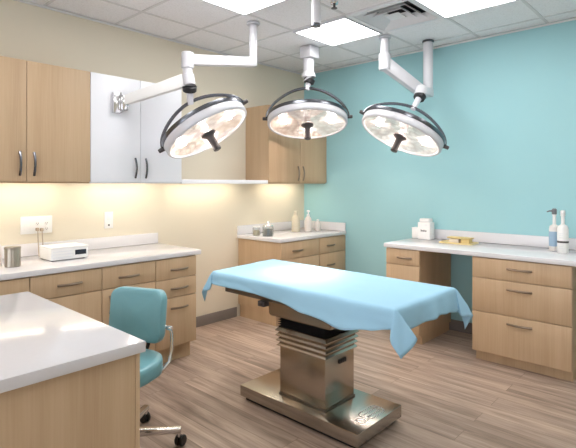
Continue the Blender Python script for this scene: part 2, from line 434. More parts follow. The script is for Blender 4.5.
# teal-wall desk run
FB = 4.06; DB = X1-FB-.014
GB = 'base cabinets below the teal wall counter'
base_unit('drawer_cabinet', 'narrow maple cabinet left of the knee space, under the white box', 'cabinet', FB, 'y', 2.07, 2.425, DB,
          [('drawer', 2.07, 2.425, .735, .885, (2.225, .806, .15)), ('door', 2.07, 2.425, .09, .735, None)], toe=.085, group=GB, toe_d=.05)
base_unit('drawer_cabinet', 'wide maple three-drawer cabinet right of the knee space', 'cabinet', FB, 'y', .835, 1.585, DB,
          [('drawer', .835, 1.585, .714, .885, (1.205, .812, .19)), ('drawer', .835, 1.585, .43, .714, (1.205, .645, .19)), ('drawer', .835, 1.585, .09, .43, (1.205, .365, .19))], toe=.085, group=GB, toe_d=.05)
counter('desk_countertop', 'long white countertop along the teal wall over the knee space', (4.03, 4.738, .42, 2.445), [(X1-.022, X1-.002, .42, 2.435)])

# upper cabinets
def upper_unit(label, s0, s1, y0, z0, z1, doors, mat, group, hmat):
    t = thing('wall_cabinet', label, 'wall cabinet', ((s0+s1)/2, (y0+Y1)/2, z0), group)
    obj('body', box(B(), s0+.001, s1-.001, y0, Y1-.001, z0+.03, z1), mat, t)
    bm = box(B(), s0+.001, s1-.001, y0, y0+.02, z0, z0+.029)
    obj('light_rail', bm, mat, t)
    for a0, a1, hx, hz in doors:
        p = obj('door', box(B(), a0+.002, a1-.002, y0-.019, y0-.0005, z0+.012, z1-.002, .0012), mat, t)
        if hx: pull(p, y0, 'x', hx, hz, .17, True, hmat)
    return t
GU = 'wall cabinets above the counters'
UY = 3.72
upper_unit('maple double-door wall cabinet at the upper left', .77, 1.70, UY, 1.51, 2.398, [(.77, 1.233, 1.187, 1.65), (1.233, 1.70, 1.282, 1.65)], WOOD, GU, DARKCH)
upper_unit('glossy white double-door wall cabinet beside the maple one', 1.70, 2.56, UY, 1.51, 2.398, [(1.70, 2.138, 2.09, 1.64), (2.138, 2.56, 2.188, 1.64)], WHITE, GU, DARKCH)
upper_unit('maple wall cabinet in the room corner behind the middle lamp', 3.70, 4.737, UY, 1.51, 2.385, [(3.70, 4.235, 4.19, 1.63), (4.235, 4.737, 4.28, 1.63)], WOOD, GU, NICKEL)
upper_unit('maple wall cabinet beyond the left picture edge', -.2, .77, UY, 1.51, 2.398, [(-.2, .285, .24, 1.65), (.285, .77, .33, 1.65)], WOOD, GU, DARKCH)
tag(place(obj('wall_shelf', box(box(B(), 2.562, 3.698, UY+.008, Y1-.001, 1.532, 1.548), 2.562, 3.698, UY-.012, UY+.008, 1.508, 1.548, .003), WHITE), (3.13, 3.9, 1.508)), 'thin white wall shelf bridging the white cabinet and the corner cabinet', 'shelf')

def strip(x0, x1, y, z, label):
    t = thing('strip_light', label, 'strip light', ((x0+x1)/2, y, z), 'warm strip lights under the wall cabinets')
    obj('housing', box(B(), x0, x1, y-.022, y+.022, z-.008, z-.0005), WHITE, t)
    obj('diffuser', box(B(), x0+.01, x1-.01, y-.016, y+.016, z-.013, z-.0085), STRIP, t)
strip(.0, .7, 3.92, 1.54, 'warm strip light under the cabinet at the far left edge')
strip(.84, 1.63, 3.92, 1.54, 'warm strip light under the maple double-door wall cabinet')
strip(1.78, 2.48, 3.92, 1.54, 'warm strip light under the white wall cabinet')
strip(2.64, 3.5, 3.92, 1.532, 'warm strip light under the thin white wall shelf')
strip(3.9, 4.55, 3.92, 1.54, 'warm strip light under the corner wall cabinet')

# ------------------------------------------------------------------ island in the foreground
t = thing('island_cabinet', 'maple island cabinet in the left foreground under the white top', 'cabinet', (.0, 2.13, 0))
obj('body', box(B(), -.88, .888, 1.591, 2.70, .10, .889), WOOD, t)
obj('toe_kick', box(B(), -.84, .82, 1.62, 2.66, 0, .10), WOOD, t)
obj('front_panel', box(B(), -.88, .886, 1.572, 1.5905, .012, .889, .001), WOOD, t)
ep = obj('end_panel', box(B(), .8885, .906, 1.572, 2.70, .012, .889, .001), WOOD, t)
obj('knob', lathe(B(), [(.006, 0), (.006, .016), (.014, .02), (.015, .028), (.009, .034)], (.9065, 1.645, .705), (1, 0, 0), 20), CHROME, ep)
t = thing('island_countertop', 'white countertop of the island in the left foreground', 'countertop', (0, 2.13, .89))
obj('slab', box(B(), -.92, .918, 1.55, 2.735, .89, .93, .004), QUARTZ, t)

# ------------------------------------------------------------------ operating table
t = thing('operating_table', 'stainless steel operating table on a pedestal in the middle of the room', 'operating table', (2.45, 2.0, 0))
bx0, bx1, by0, by1 = 2.2, 2.69, 1.5, 2.483
bm = box(B(), bx0, bx1, by0, by1, .028, .105, .006)
base = obj('base', bm, STEELH, t)
obj('base_skirt', box(B(), bx0+.03, bx1-.03, by0+.03, by1-.03, 0, .0278), BLACK, t)
# printed mark on the base: a rounded outline holding two strokes, with a loop at its left
def strokes(pls, w, z0=.1052, z1=.1056):
    bm = B()
    for pl, close in pls:
        n = len(pl)
        for i in range(n if close else n-1):
            a, b = Vector(pl[i]), Vector(pl[(i+1) % n]); d = (b-a).normalized(); s = Vector((-d.y, d.x))*w/2
            a2, b2 = a-d*w*.3, b+d*w*.3
            v = [bm.verts.new((p.x, p.y, z)) for z in (z0, z1) for p in (a2-s, b2-s, b2+s, a2+s)]
            for f in ((0, 1, 2, 3), (7, 6, 5, 4), (0, 1, 5, 4), (1, 2, 6, 5), (2, 3, 7, 6), (3, 0, 4, 7)): bm.faces.new([v[k] for k in f])
    return bm
def rrect(x0, x1, y0, y1, r, k=5):
    p = []
    for cx, cy, a in ((x1-r, y1-r, 0), (x0+r, y1-r, 90), (x0+r, y0+r, 180), (x1-r, y0+r, 270)):
        for i in range(k+1):
            g = math.radians(a+90*i/k); p.append((cx+r*math.cos(g), cy+r*math.sin(g)))
    return p
loop = [(2.345+.028*math.cos(a), 1.575+.03*math.sin(a)) for a in [i*2*PI/14 for i in range(14)]]
obj('printed_mark', strokes([(rrect(2.385, 2.565, 1.54, 1.635, .035), True), ([(2.41, 1.572), (2.54, 1.572)], False), ([(2.41, 1.603), (2.54, 1.603)], False),
    (loop, True), ([(2.318, 1.62), (2.36, 1.545)], False)], .0065), LOGOW, base, False)
px0, px1, py0, py1 = 2.285, 2.592, 1.797, 2.178
col = obj('column', box(B(), px0, px1, py0, py1, .1055, .43, .004), STEEL, t)
obj('column_foot', box(B(), px0-.006, px1+.006, py0-.006, py1+.006, .1052, .116, .002), DSTEEL, t)
bm = box(B(), 2.42, 2.50, py0-.004, py0-.0003, .368, .384, .001)
for k in range(4): box(bm, 2.425+.02*k, 2.437+.02*k, py0-.008, py0-.0035, .362, .39, .001)
obj('badge', bm, BLACK, col)
for i, z in enumerate((.425, .458, .491, .524)):
    e = .003+.0025*i
    b = bmesh.new()
    q = ((-1, -1), (1, -1), (1, 1), (-1, 1)); cx, cy = (px0+px1)/2, (py0+py1)/2; hx, hy = (px1-px0)/2, (py1-py0)/2
    lv = [(e+.014, z+.004), (e+.014, z+.008), (e-.008, z+.0325)]
    R = [[b.verts.new((cx+s*(hx+o), cy+u*(hy+o), zz)) for s, u in q] for o, zz in lv]
    b.faces.new(R[0]); b.faces.new(R[-1][::-1])
    for m, n in zip(R, R[1:]):
        for k in range(4): b.faces.new((m[k], m[(k+1) % 4], n[(k+1) % 4], n[k]))
    obj('telescopic_cover', b, STEEL, t, True, 20)
bm = B(); b = bmesh.new(); R = []
for i in range(9):
    o = .012 if i % 2 == 0 else -.006; zz = .5565+i*.0075
    R.append([b.verts.new((cx+s*(hx+o), cy+u*(hy+o), zz)) for s, u in q])
b.faces.new(R[0]); b.faces.new(R[-1][::-1])
for m, n in zip(R, R[1:]):
    for k in range(4): b.faces.new((m[k], m[(k+1) % 4], n[(k+1) % 4], n[k]))
obj('bellows', b, BELLOW, t, False)
b = bmesh.new()
R = [[b.verts.new(p) for p in pts] for pts in (
    [(2.262, 1.745, .618), (2.625, 1.745, .618), (2.625, 2.235, .618), (2.262, 2.235, .618)],
    [(2.25, 1.73, .63), (2.64, 1.73, .63), (2.64, 2.25, .63), (2.25, 2.25, .63)],
    [(2.25, 1.72, .735), (2.64, 1.72, .735), (2.64, 2.26, .735), (2.25, 2.26, .735)])]
b.faces.new(R[0]); b.faces.new(R[-1][::-1])
for m, n in zip(R, R[1:]):
    for k in range(4): b.faces.new((m[k], m[(k+1) % 4], n[(k+1) % 4], n[k]))
bmesh.ops.bevel(b, geom=b.edges[:], offset=.004, segments=2, affect='EDGES')
obj('head_block', b, STEEL, t)
bm = B()
box(bm, 2.18, 2.22, 1.3, 2.62, .736, .79, .004); box(bm, 2.70, 2.74, 1.3, 2.62, .736, .79, .004)
for y in (1.35, 1.75, 2.15, 2.6): box(bm, 2.215, 2.70, y-.02, y+.02, .745, .785)
obj('side_rail_frame', bm, DSTEEL, t)
bm = B(); box(bm, 2.155, 2.205, 2.2, 2.26, .70, .735, .004); cyl(bm, (2.15, 2.23, .716), (2.2, 2.23, .716), .012)
obj('rail_clamp', bm, DARKM, t)
obj('table_top', box(B(), 2.165, 2.772, 1.23, 2.69, .79, .868, .012, 3), STEELH, t)

# drape: the cloth lies on the top, hangs over each side, corners fan out to points
def drape():
    bm = B()
    zt = .8735
    NX, NY, NC, NT = 24, 48, 30, 10
    # top
    from mathutils import noise
    def zz(x, y): return zt+.0016*noise.noise(Vector((x*7, y*5, 2)))+.0012*noise.noise(Vector((x*19, y*13, 7)))
    cr = [Vector(p) for p in ((2.106, 1.212), (2.79, 1.203), (2.83, 2.785), (2.15, 2.715))]     # the cloth lies a little askew
    def pt(i, j):
        a, b = i/NX, j/NY
        p = (cr[0]*(1-a)+cr[1]*a)*(1-b)+(cr[3]*(1-a)+cr[2]*a)*b
        return (p.x, p.y, zz(p.x, p.y))
    g = [[bm.verts.new(pt(i, j)) for j in range(NY+1)] for i in range(NX+1)]
    for i in range(NX):
        for j in range(NY): bm.faces.new((g[i][j], g[i+1][j], g[i+1][j+1], g[i][j+1]))
    # side drops (length of cloth hanging): front = -X, right = -Y, back = +X, far = +Y
    # hem drop along each side, as (place along the side 0..1, drop)
    P = {'f': ((0, .09), (.2, .085), (.45, .10), (.62, .125), (.78, .165), (.9, .13), (1, .10)),
         'r': ((0, .11), (.2, .125), (.5, .115), (.75, .12), (1, .14)),
         'b': ((0, .14), (.5, .15), (1, .14)), 'l': ((0, .12), (.5, .10), (1, .10))}
    per = []            # (top vertex, outward direction, length, flare)
    def side(vs, ang, key, ph):
        n = len(vs); kk = P[key]
        for i, v in enumerate(vs):
            s = i/(n-1); w = math.sin(s*PI)
            for (s0, d0), (s1, d1) in zip(kk, kk[1:]):
                if s0 <= s <= s1:
                    u = (s-s0)/(s1-s0); u = u*u*(3-2*u); d = d0+(d1-d0)*u; break
            ln = d*(1+w*(.03*math.sin(13*s+ph)+.03*math.sin(29*s+ph*2)))
            fl = math.radians(7+7*math.sin(9*s+ph)*w+4*math.sin(23*s+ph)*w)
            per.append((v, Vector((math.cos(ang), math.sin(ang), 0)), ln, fl))
    def corner(v, a0, a1, k0, k1, dc, pl, pr, q, qt):
        """the cloth corner hangs as a folded diamond: pl, pr spread to its sides, q outwards"""
        am = (a0+a1)/2; dg = Vector((math.cos(am), math.sin(am), 0)); pp = Vector((-dg.y, dg.x, 0))   # pp points towards a1
        n0 = Vector((math.cos(a0), math.sin(a0), 0)); n1 = Vector((math.cos(a1), math.sin(a1), 0))
        keys = [(0, n0*.12), (.1, n0*.2-pp*pl*.3), (.24, dg*(q*.9)-pp*pl), (.5, dg*qt+pp*(pr-pl)*.12), (.76, dg*(q*.9)+pp*pr), (.9, n1*.2+pp*pr*.3), (1, n1*.12)]
        for i in range(1, NC):
            s = i/NC; th = s*PI/2
            b = math.sin(s*PI)**.45; d0 = P[k0][-1][1]*(1-b)+dc*b; d1 = P[k1][0][1]*(1-b)+dc*b
            l = min(d0/max(math.cos(th), .01), d1/max(math.sin(th), .01))
            for (s0, h0), (s1, h1) in zip(keys, keys[1:]):
                if s0 <= s <= s1:
                    hh = h0.lerp(h1, (s-s0)/(s1-s0)); break
            m = min(hh.length, .9)
            per.append((v, hh.normalized(), l, math.asin(m)))
    R_ = math.radians
    side([g[0][j] for j in range(NY, -1, -1)], R_(180), 'f', 1.1)
    corner(g[0][0], R_(180), R_(270), 'f', 'r', .165, .14, .55, .24, .22)
    side([g[i][0] for i in range(NX+1)], R_(270), 'r', 2.5)
    corner(g[NX][0], R_(270), R_(360), 'r', 'b', .185, .12, .3, .6, .22)
    side([g[NX][j] for j in range(NY+1)], R_(0), 'b', .4)
    corner(g[NX][NY], R_(0), R_(90), 'b', 'l', .14, .3, .3, .3, .3)
    side([g[i][NY] for i in range(NX, -1, -1)], R_(90), 'l', 3.3)
    corner(g[0][NY], R_(90), R_(180), 'l', 'f', .16, .3, .12, .5, .24)
    cols = []
    for k, (v, a, l, fl) in enumerate(per):
        c = [v]; o = a
        for j in range(1, NT+1):
            t_ = j/NT
            bend = min(1, t_*l/.022)                       # rounds over the edge
            out = .010*math.sin(bend*PI/2)+t_*l*math.sin(fl)*bend
            down = t_*l*math.cos(fl)-.006*(1-bend)
            wr = .009*noise.noise(Vector((v.co.x*8+t_*2.5, v.co.y*8+t_*1.5, a.x*2+a.y)))*t_
            c.append(bm.verts.new(v.co+o*(out+wr)+Vector((0, 0, -down))))
        cols.append(c)
    n = len(cols)
    for k in range(n):
        a, b = cols[k], cols[(k+1) % n]
        for j in range(NT):
            f = [a[j], a[j+1], b[j+1], b[j]]
            u = []
            for x in f:
                if x not in u: u.append(x)
            if len(u) >= 3:
                try: bm.faces.new(u)
                except ValueError: pass
    return bm
o = place(obj('surgical_drape', drape(), DRAPE, None, True, 60), (2.465, 1.99, .87))
md = o.modifiers.new('thickness', 'SOLIDIFY'); md.thickness = .0015; md.offset = 1
tag(o, 'light blue paper drape spread over the operating table, corners hanging', 'drape')

# ------------------------------------------------------------------ surgical lamps
def lamp(label, c, n, e1, R, arch, post, stem_to, spot):
    c = Vector(c); n = Vector(n).normalized(); e1 = Vector(e1); e1 = (e1-n*e1.dot(n)).normalized(); e2 = n.cross(e1); bk = -n
    t = thing('surgical_lamp', label, 'surgical lamp', post, 'ceiling mounted surgical lamps')
    h = obj('lamp_head', lathe(B(), [(R*.925, .012), (R*.93, .001), (R*.95, -.004), (R*.985, 0), (R, .012), (R, .088), (R*.985, .094), (R*.9, .099), (R*.6, .104), (R*.25, .107), (0, .107)], c, bk, 64, False), LAMPW, t, True, 50)
    obj('reflector', lathe(B(), [(R*.924, .013), (R*.86, .03), (R*.6, .05), (R*.3, .06), (0, .062)], c, bk, 48, False), REFL, h, True, 60)
    obj('glass_cover', lathe(B(), [(R*.922, .006), (R*.5, .004), (0, .004)], c, bk, 48, False), COVER, h)
    obj('rim_band', lathe(B(), [(R*.99, .062), (R*1.012, .064), (R*1.016, .08), (R*1.012, .096), (R*.98, .098)], c, bk, 64, False, False), DARKCH, h, True, 50)
    for a in (0, 90, 180):
        d = e1*math.cos(math.radians(a))-e2*math.sin(math.radians(a))*SGN
        obj('bulb', lathe(B(), [(0, -.012), (.018, -.009), (.026, 0), (.018, .009), (0, .012)], c+d*R*.58+bk*.034, bk, 20), BULB, h)
    hd = lathe(B(), [(.062, -.004), (.066, .004), (.055, .014), (.036, .03), (.032, .045), (.030, .125), (.034, .135), (.034, .15), (.028, .156)], c, n, 24)
    obj('sterile_handle', hd, DARKM, t)
    # yoke arch over the back of the head
    pts = []
    for i in range(29):
        a = PI*i/28; pts.append(c+bk*.082+e1*(R*(.86+.17*abs(math.cos(a))**3)*math.cos(a))+bk*(arch*math.sin(a)))
    obj('yoke', tube(B(), pts, .025, 10, .5, e2), DARKCH, t)
    for s in (-1, 1):
        p = c+bk*.082+e1*(s*R*1.005)
        obj('yoke_knob', cyl(B(), p, p+e1*(s*.05), .02, .017, 16, .003), DARKM, t)
    top = c+bk*(.082+arch)
    st = Vector(stem_to)
    obj('stem', cyl(B(), top-bk*.015, st, .026, .03, 20), LAMPW, t)
    d = (st-top).normalized()
    obj('collar', cyl(B(), st-d*.005, st+d*.045, .056, .06, 28, .006), BLACK, t)
    # the light the lamp throws
    l = bpy.data.lights.new('lamp_beam', 'SPOT'); l.energy = spot; l.spot_size = math.radians(22); l.spot_blend = .8; l.color = (1, .95, .9); l.shadow_soft_size = .12
    lo = bpy.data.objects.new('lamp_beam', l); COL.objects.link(lo); lo.parent = t
    tgt = Vector((2.52, 2.2, .88)); p = c+n*.17
    lo.location = p-OFF[t.name]; lo.rotation_euler = (tgt-p).to_track_quat('-Z', 'Y').to_euler()
    return t, st+d*.045
SGN = 1

# left lamp: ceiling post, level arm, knuckle, second arm to a bracket on the white cabinet
t, j = lamp('left surgical lamp, tilted, its white arm reaching the white wall cabinet', (2.423, 3.125, 1.916), (.243, -.483, -.841), (.644, -.568, .512), .37, .235, (2.912, 3.11, H), (2.318, 3.24, 2.27), 45)
obj('ceiling_flange', cyl(B(), (2.912, 3.11, H-.028), (2.912, 3.11, H-.0065), .06, bev=.004), LAMPW, t)
obj('ceiling_post', cyl(B(), (2.912, 3.11, 2.56), (2.912, 3.11, H-.028), .036, n=24, bev=.004), LAMPW, t)
bm = beam(B(), (2.93, 3.106, 2.60), (2.29, 3.258, 2.525), .075, .082, up=(0, 0, 1)); obj('level_arm', bm, LAMPW, t)
bm = cyl(B(), (2.306, 3.252, 2.59), (2.306, 3.252, 2.455), .05, n=24, bev=.006); cyl(bm, (2.306, 3.252, 2.456), (2.303, 3.245, 2.40), .04, n=24)
cyl(bm, (2.303, 3.245, 2.402), tuple(j), .052, .05, 24, .006); obj('knuckle', bm, LAMPW, t)
bm = beam(B(), (2.285, 3.262, 2.355), (1.955, 3.655, 2.19), .07, .105, .06, .075); obj('spring_arm', bm, WPLAST, t)
bm = box(B(), 1.875, 1.95, 3.664, 3.7005, 2.09, 2.26, .004); box(bm, 1.93, 1.985, 3.62, 3.68, 2.11, 2.235, .01); obj('bracket', bm, CHROME, t)
# middle lamp: straight down from the ceiling
t, j = lamp('middle surgical lamp on a straight post in front of the corner cabinet', (3.74, 3.173, 2.116), (-.188, -.183, -.965), (.645, -.764, .02), .415, .335, (3.835, 3.215, H), (3.832, 3.236, 2.575), 55)
obj('ceiling_mount', box(B(), 3.755, 3.905, 3.145, 3.295, H-.13, H-.0065, .01), LAMPW, t)
bm = cyl(B(), (3.835, 3.236, 2.66), (3.835, 3.236, H-.134), .058, n=28, bev=.003); obj('ceiling_post', bm, LAMPW, t)
bm = cyl(B(), tuple(j), (3.835, 3.236, 2.635), .068, .076, 28, .008); cyl(bm, (3.835, 3.236, 2.633), (3.835, 3.236, 2.69), .076, .064, 28, .006); obj('knuckle', bm, LAMPW, t)
# right lamp: two posts and a slanting arm
t, j = lamp('right surgical lamp, tilted left, on a slanting white arm before the teal wall', (4.031, 2.266, 1.952), (-.404, .218, -.889), (.482, -.775, -.409), .40, .24, (4.06, 2.43, H), (4.235, 2.178, 2.335), 45)
A = Vector((4.055, 2.445, 0)); Bp = Vector((4.474, 2.199, 0))
obj('ceiling_flange', cyl(B(), (A.x, A.y, H-.03), (A.x, A.y, H-.0065), .06, bev=.004), LAMPW, t)
bm = cyl(B(), (A.x, A.y, 2.64), (A.x, A.y, H-.03), .042, n=24, bev=.004); obj('ceiling_post', bm, LAMPW, t)
bm = cyl(B(), (A.x, A.y, 2.62), (A.x, A.y, 2.78), .06, n=24, bev=.006); obj('post_sleeve', bm, LAMPW, t)
obj('ceiling_flange', cyl(B(), (Bp.x, Bp.y, H-.025), (Bp.x, Bp.y, H-.0065), .058, bev=.004), DARKCH, t)
bm = cyl(B(), (Bp.x, Bp.y, 2.42), (Bp.x, Bp.y, H-.025), .048, n=24, bev=.004); obj('ceiling_post', bm, LAMPW, t)
bm = beam(B(), (A.x-.02, A.y+.012, 2.70), (Bp.x-.12, Bp.y+.03, 2.44), .09, .12, .085, .10); obj('slanting_arm', bm, LAMPW, t)
bm = cyl(B(), tuple(j-Vector((0, 0, .004))), (j.x+.02, j.y, 2.46), .064, .05, 24, .01); beam(bm, (Bp.x+.03, Bp.y, 2.425), (j.x+.0, j.y, 2.42), .10, .085, .10, .08, bev=.015); obj('knuckle', bm, LAMPW, t)

# ------------------------------------------------------------------ stool
ROT = math.radians(112.8); HUB = Vector((1.315, 2.495, 0))
t = thing('task_stool', 'teal upholstered wheeled stool with backrest between island and left counter', 'stool', tuple(HUB))
def Lc(x, y, z):
    return (HUB.x+x*math.cos(ROT)-y*math.sin(ROT), HUB.y+x*math.sin(ROT)+y*math.cos(ROT), z)
def cushion(sx, sy, sz, r, crown=0, nn=14):
    """rounded pad around the origin: sx, sz across its face, sy thick"""
    bm = B(); prof = rrect(-sx/2, sx/2, -sz/2, sz/2, r, 7)
    lv = [(-.5, .80, 0), (-.5, .93, .25), (-.42, .985, .7), (-.2, 1, 1), (.2, 1, 1), (.42, .985, .7), (.5, .93, .25), (.5, .8, 0)]
    R = []
    for a, s, _ in lv:
        R.append([bm.verts.new((x*(s if abs(s) < 1 else 1), a*sy, z*(1-(1-s)*sx/sz*.9))) for x, z in prof])
    n = len(prof)
    for p, q_ in zip(R, R[1:]):
        for k in range(n): bm.faces.new((p[k], p[(k+1) % n], q_[(k+1) % n], q_[k]))
    for Rr, sg in ((R[0], -1), (R[-1], 1)):
        prev = Rr; y = Rr[0].co.y
        for s, o in ((.72, .12), (.64, .26), (.54, .42), (.42, .6), (.28, .8), (.14, .95)):
            cur = [bm.verts.new((v.co.x*s, y+sg*crown*o, v.co.z*s)) for v in Rr]
            for k in range(n): bm.faces.new((prev[k], prev[(k+1) % n], cur[(k+1) % n], cur[k]))
            prev = cur
        cvt = bm.verts.new((0, y+sg*crown, 0))
        for k in range(n): bm.faces.new((prev[k], prev[(k+1) % n], cvt))
    return bm
bm = cushion(.368, .07, .31, .06, .014)
for v in bm.verts:                                           # wrap the backrest slightly round the sitter
    v.co.y += .9*v.co.x**2
M = Matrix.Translation(Lc(.022, -.212, .718)) @ Matrix.Rotation(ROT, 4, 'Z') @ Matrix.Rotation(math.radians(6), 4, 'X')
bm.transform(M); obj('backrest', bm, VINYL, t, True, 60)
bm = cushion(.43, .095, .43, .17, .008)
bm.transform(Matrix.Translation(Lc(0, .0, .466)) @ Matrix.Rotation(ROT, 4, 'Z') @ Matrix.Rotation(PI/2, 4, 'X'))
obj('seat', bm, VINYL, t, True, 60)
obj('seat_plate', cyl(B(), Lc(0, 0, .392), Lc(0, 0, .422), .15, .17, 28, .004), BLACK, t)
bm = tube(B(), [Lc(0, -.262, .70), Lc(0, -.266, .60), Lc(0, -.255, .52), Lc(0, -.21, .45), Lc(0, -.12, .425), Lc(0, 0, .42)], .016, 10, .5)
obj('back_stem', bm, BLACK, t)
bm = tube(B(), [Lc(-.155, -.215, .655), Lc(-.186, -.218, .648), Lc(-.196, -.215, .61), Lc(-.205, -.20, .54), Lc(-.208, -.17, .47), Lc(-.19, -.12, .43), Lc(-.14, -.06, .416), Lc(0, 0, .414)], .010, 10)
obj('side_bar', bm, CHROME, t)
obj('side_bar_bolt', cyl(B(), Lc(-.165, -.214, .65), Lc(-.196, -.218, .65), .014, bev=.002), CHROME, t)
obj('gas_column', lathe(B(), [(.034, .09), (.034, .24), (.024, .241), (.024, .406)], Lc(0, 0, 0)), CHROME, t)
obj('hub', lathe(B(), [(.05, .075), (.055, .085), (.055, .125), (.042, .14)], Lc(0, 0, 0)), CHROME, t)
for k in range(5):
    a = math.radians(-38+72*k); d = Vector((math.cos(a), math.sin(a), 0)); p = HUB+d*.325
    lg = obj('leg', beam(B(), HUB+d*.04+Vector((0, 0, .105)), p+Vector((0, 0, .095))+d*.012, .05, .044, .038, .03), CHROME, t)
    s = Vector((-d.y, d.x, 0)); cs = B()
    sw = (d*.5+s*.85).normalized(); ax = Vector((-sw.y, sw.x, 0)); wc = p+sw*.012+Vector((0, 0, .031))
    for sg in (-1, 1):
        lathe(cs, [(.012, 0), (.027, .001), (.031, .006), (.031, .016), (.026, .021), (.010, .022)], wc+ax*(sg*.004), ax*sg, 24)
    cyl(cs, wc-ax*.006, wc+ax*.006, .012, n=12)
    c2 = obj('caster', cs, BLACK, lg)
    obj('caster_stem', cyl(B(), p+Vector((0, 0, .055)), p+Vector((0, 0, .088)), .009, n=12), CHROME, lg)

# ------------------------------------------------------------------ things on the long left counter
CT = .9305
def multi(name, label, cat, loc, parts, group=None):
    t = thing(name, label, cat, loc, group)
    for pn, prof, m in parts: obj(pn, lathe(B(), prof, loc, (0, 0, 1), 32), m, t)
    return t
# ribbed canister
t = thing('canister', 'grey ribbed metal canister standing left of the white device', 'canister', (1.118, 3.63, CT))
bm = B(); n = 64; prof = [(.045, 0), (.05, .004), (.05, .115), (.048, .12)]
rings = [[bm.verts.new((1.118+(r-(.0022 if i % 4 < 2 else 0))*math.cos(2*PI*i/n), 3.63+(r-(.0022 if i % 4 < 2 else 0))*math.sin(2*PI*i/n), CT+z)) for i in range(n)] for r, z in prof]
for a, b in zip(rings, rings[1:]):
    for i in range(n): bm.faces.new((a[i], a[(i+1) % n], b[(i+1) % n], b[i]))
bm.faces.new(rings[0][::-1]); bm.faces.new(rings[-1]); obj('body', bm, CANM, t)
obj('lid', lathe(B(), [(.051, .1205), (.052, .124), (.052, .135), (.048, .139), (0, .14)], (1.118, 3.63, CT)), CANM, t)
multi('bottle', 'pale bottle at the left picture edge beside the grey canister', 'bottle', (1.052, 3.75, CT),
      [('body', [(.03, 0), (.034, .004), (.034, .13), (.026, .15), (.015, .158)], PINKW), ('cap', [(.017, .1585), (.017, .185), (.014, .188)], BEIGE)])
# white device
dx0, dx1, dy0, dy1 = 1.375, 1.65, 3.635, 3.86
t = thing('desktop_device', 'low white box-shaped device with dark display on the left counter', 'device', ((dx0+dx1)/2, 3.79, CT))
bm = box(B(), dx0, dx1, dy0, dy1, CT+.006, CT+.088, .005); obj('body', bm, WPLAST, t)
obj('lid', box(B(), dx0-.003, dx1+.003, dy0-.004, dy1, CT+.0885, CT+.102, .004), WPLAST, t)
obj('display', box(B(), 1.55, 1.635, dy0-.003, dy0-.0005, CT+.035, CT+.072, .001), DISP, t)
for z in (.022, .045, .066): obj('front_slot', box(B(), 1.39, 1.535, dy0-.002, dy0-.0004, CT+z, CT+z+.006), VENTM, t)
for x in (dx0+.02, dx1-.02):
    for y in (dy0+.03, dy1-.02): obj('foot', cyl(B(), (x, y, CT), (x, y, CT+.0058), .01), BLACK, t)

# wall plates
def plate(t, x0, x1, z0, z1):
    return obj('cover_plate', box(B(), x0, x1, Y1-.009, Y1-.0005, z0, z1, .003), WPLAST, t)
t = thing('wall_outlet', 'wide white outlet plate on the cream wall above the device', 'outlet', (1.43, Y1-.005, 1.16))
p = plate(t, 1.31, 1.55, 1.105, 1.245)
obj('switch_rocker', box(B(), 1.335, 1.375, Y1-.0125, Y1-.0092, 1.13, 1.195, .0015), WPLAST, p)
for xc in (1.435, 1.505):
    for zc in (1.14, 1.185):
        s = obj('socket', lathe(B(), [(.017, 0), (.017, .002), (.015, .003)], (xc, Y1-.0092, zc), (0, -1, 0), 20), WPLAST, p)
        bm = box(B(), xc-.008, xc-.005, Y1-.0135, Y1-.0123, zc-.002, zc+.008); box(bm, xc+.005, xc+.008, Y1-.0135, Y1-.0123, zc-.002, zc+.008)
        cyl(bm, (xc, Y1-.0135, zc-.008), (xc, Y1-.0123, zc-.008), .003, n=8); obj('socket_slot', bm, DARKM, s)
t = thing('light_switch', 'single white wall plate on the cream wall right of the outlet', 'switch', (2.038, Y1-.005, 1.18))
p = plate(t, 1.997, 2.079, 1.105, 1.255)
obj('switch_rocker', box(B(), 2.02, 2.056, Y1-.0125, Y1-.0092, 1.18, 1.235, .0015), WPLAST, p)
obj('switch_mark', lathe(B(), [(.009, 0), (.008, .002)], (2.038, Y1-.0092, 1.135), (0, -1, 0), 14), DARKM, p)
for i, (x, z, lb) in enumerate(((1.428, 1.14, 'left of two taupe cords dropping from the outlet to the counter'), (1.462, 1.135, 'right of two taupe cords dropping from the outlet to the counter'))):
    t = thing('power_cord', lb, 'cord', (x, Y1-.03, z), 'cords hanging from the outlet')
    obj('plug', box(B(), x-.011, x+.011, Y1-.04, Y1-.0142, z-.013, z+.013, .004), TAUPE, t)
    pts = [(x, Y1-.035, z-.01), (x, Y1-.04, z-.05), (x+.002, Y1-.04, 1.05), (x+.003, Y1-.045, .99), (x, Y1-.06, .945), (x-.01, Y1-.09, CT+.0045), (x-.01+.02*i, 3.95, CT+.0045), (x+.02*i, 3.905, CT+.02)]
    obj('cable', tube(B(), pts, .004, 8), TAUPE, t)

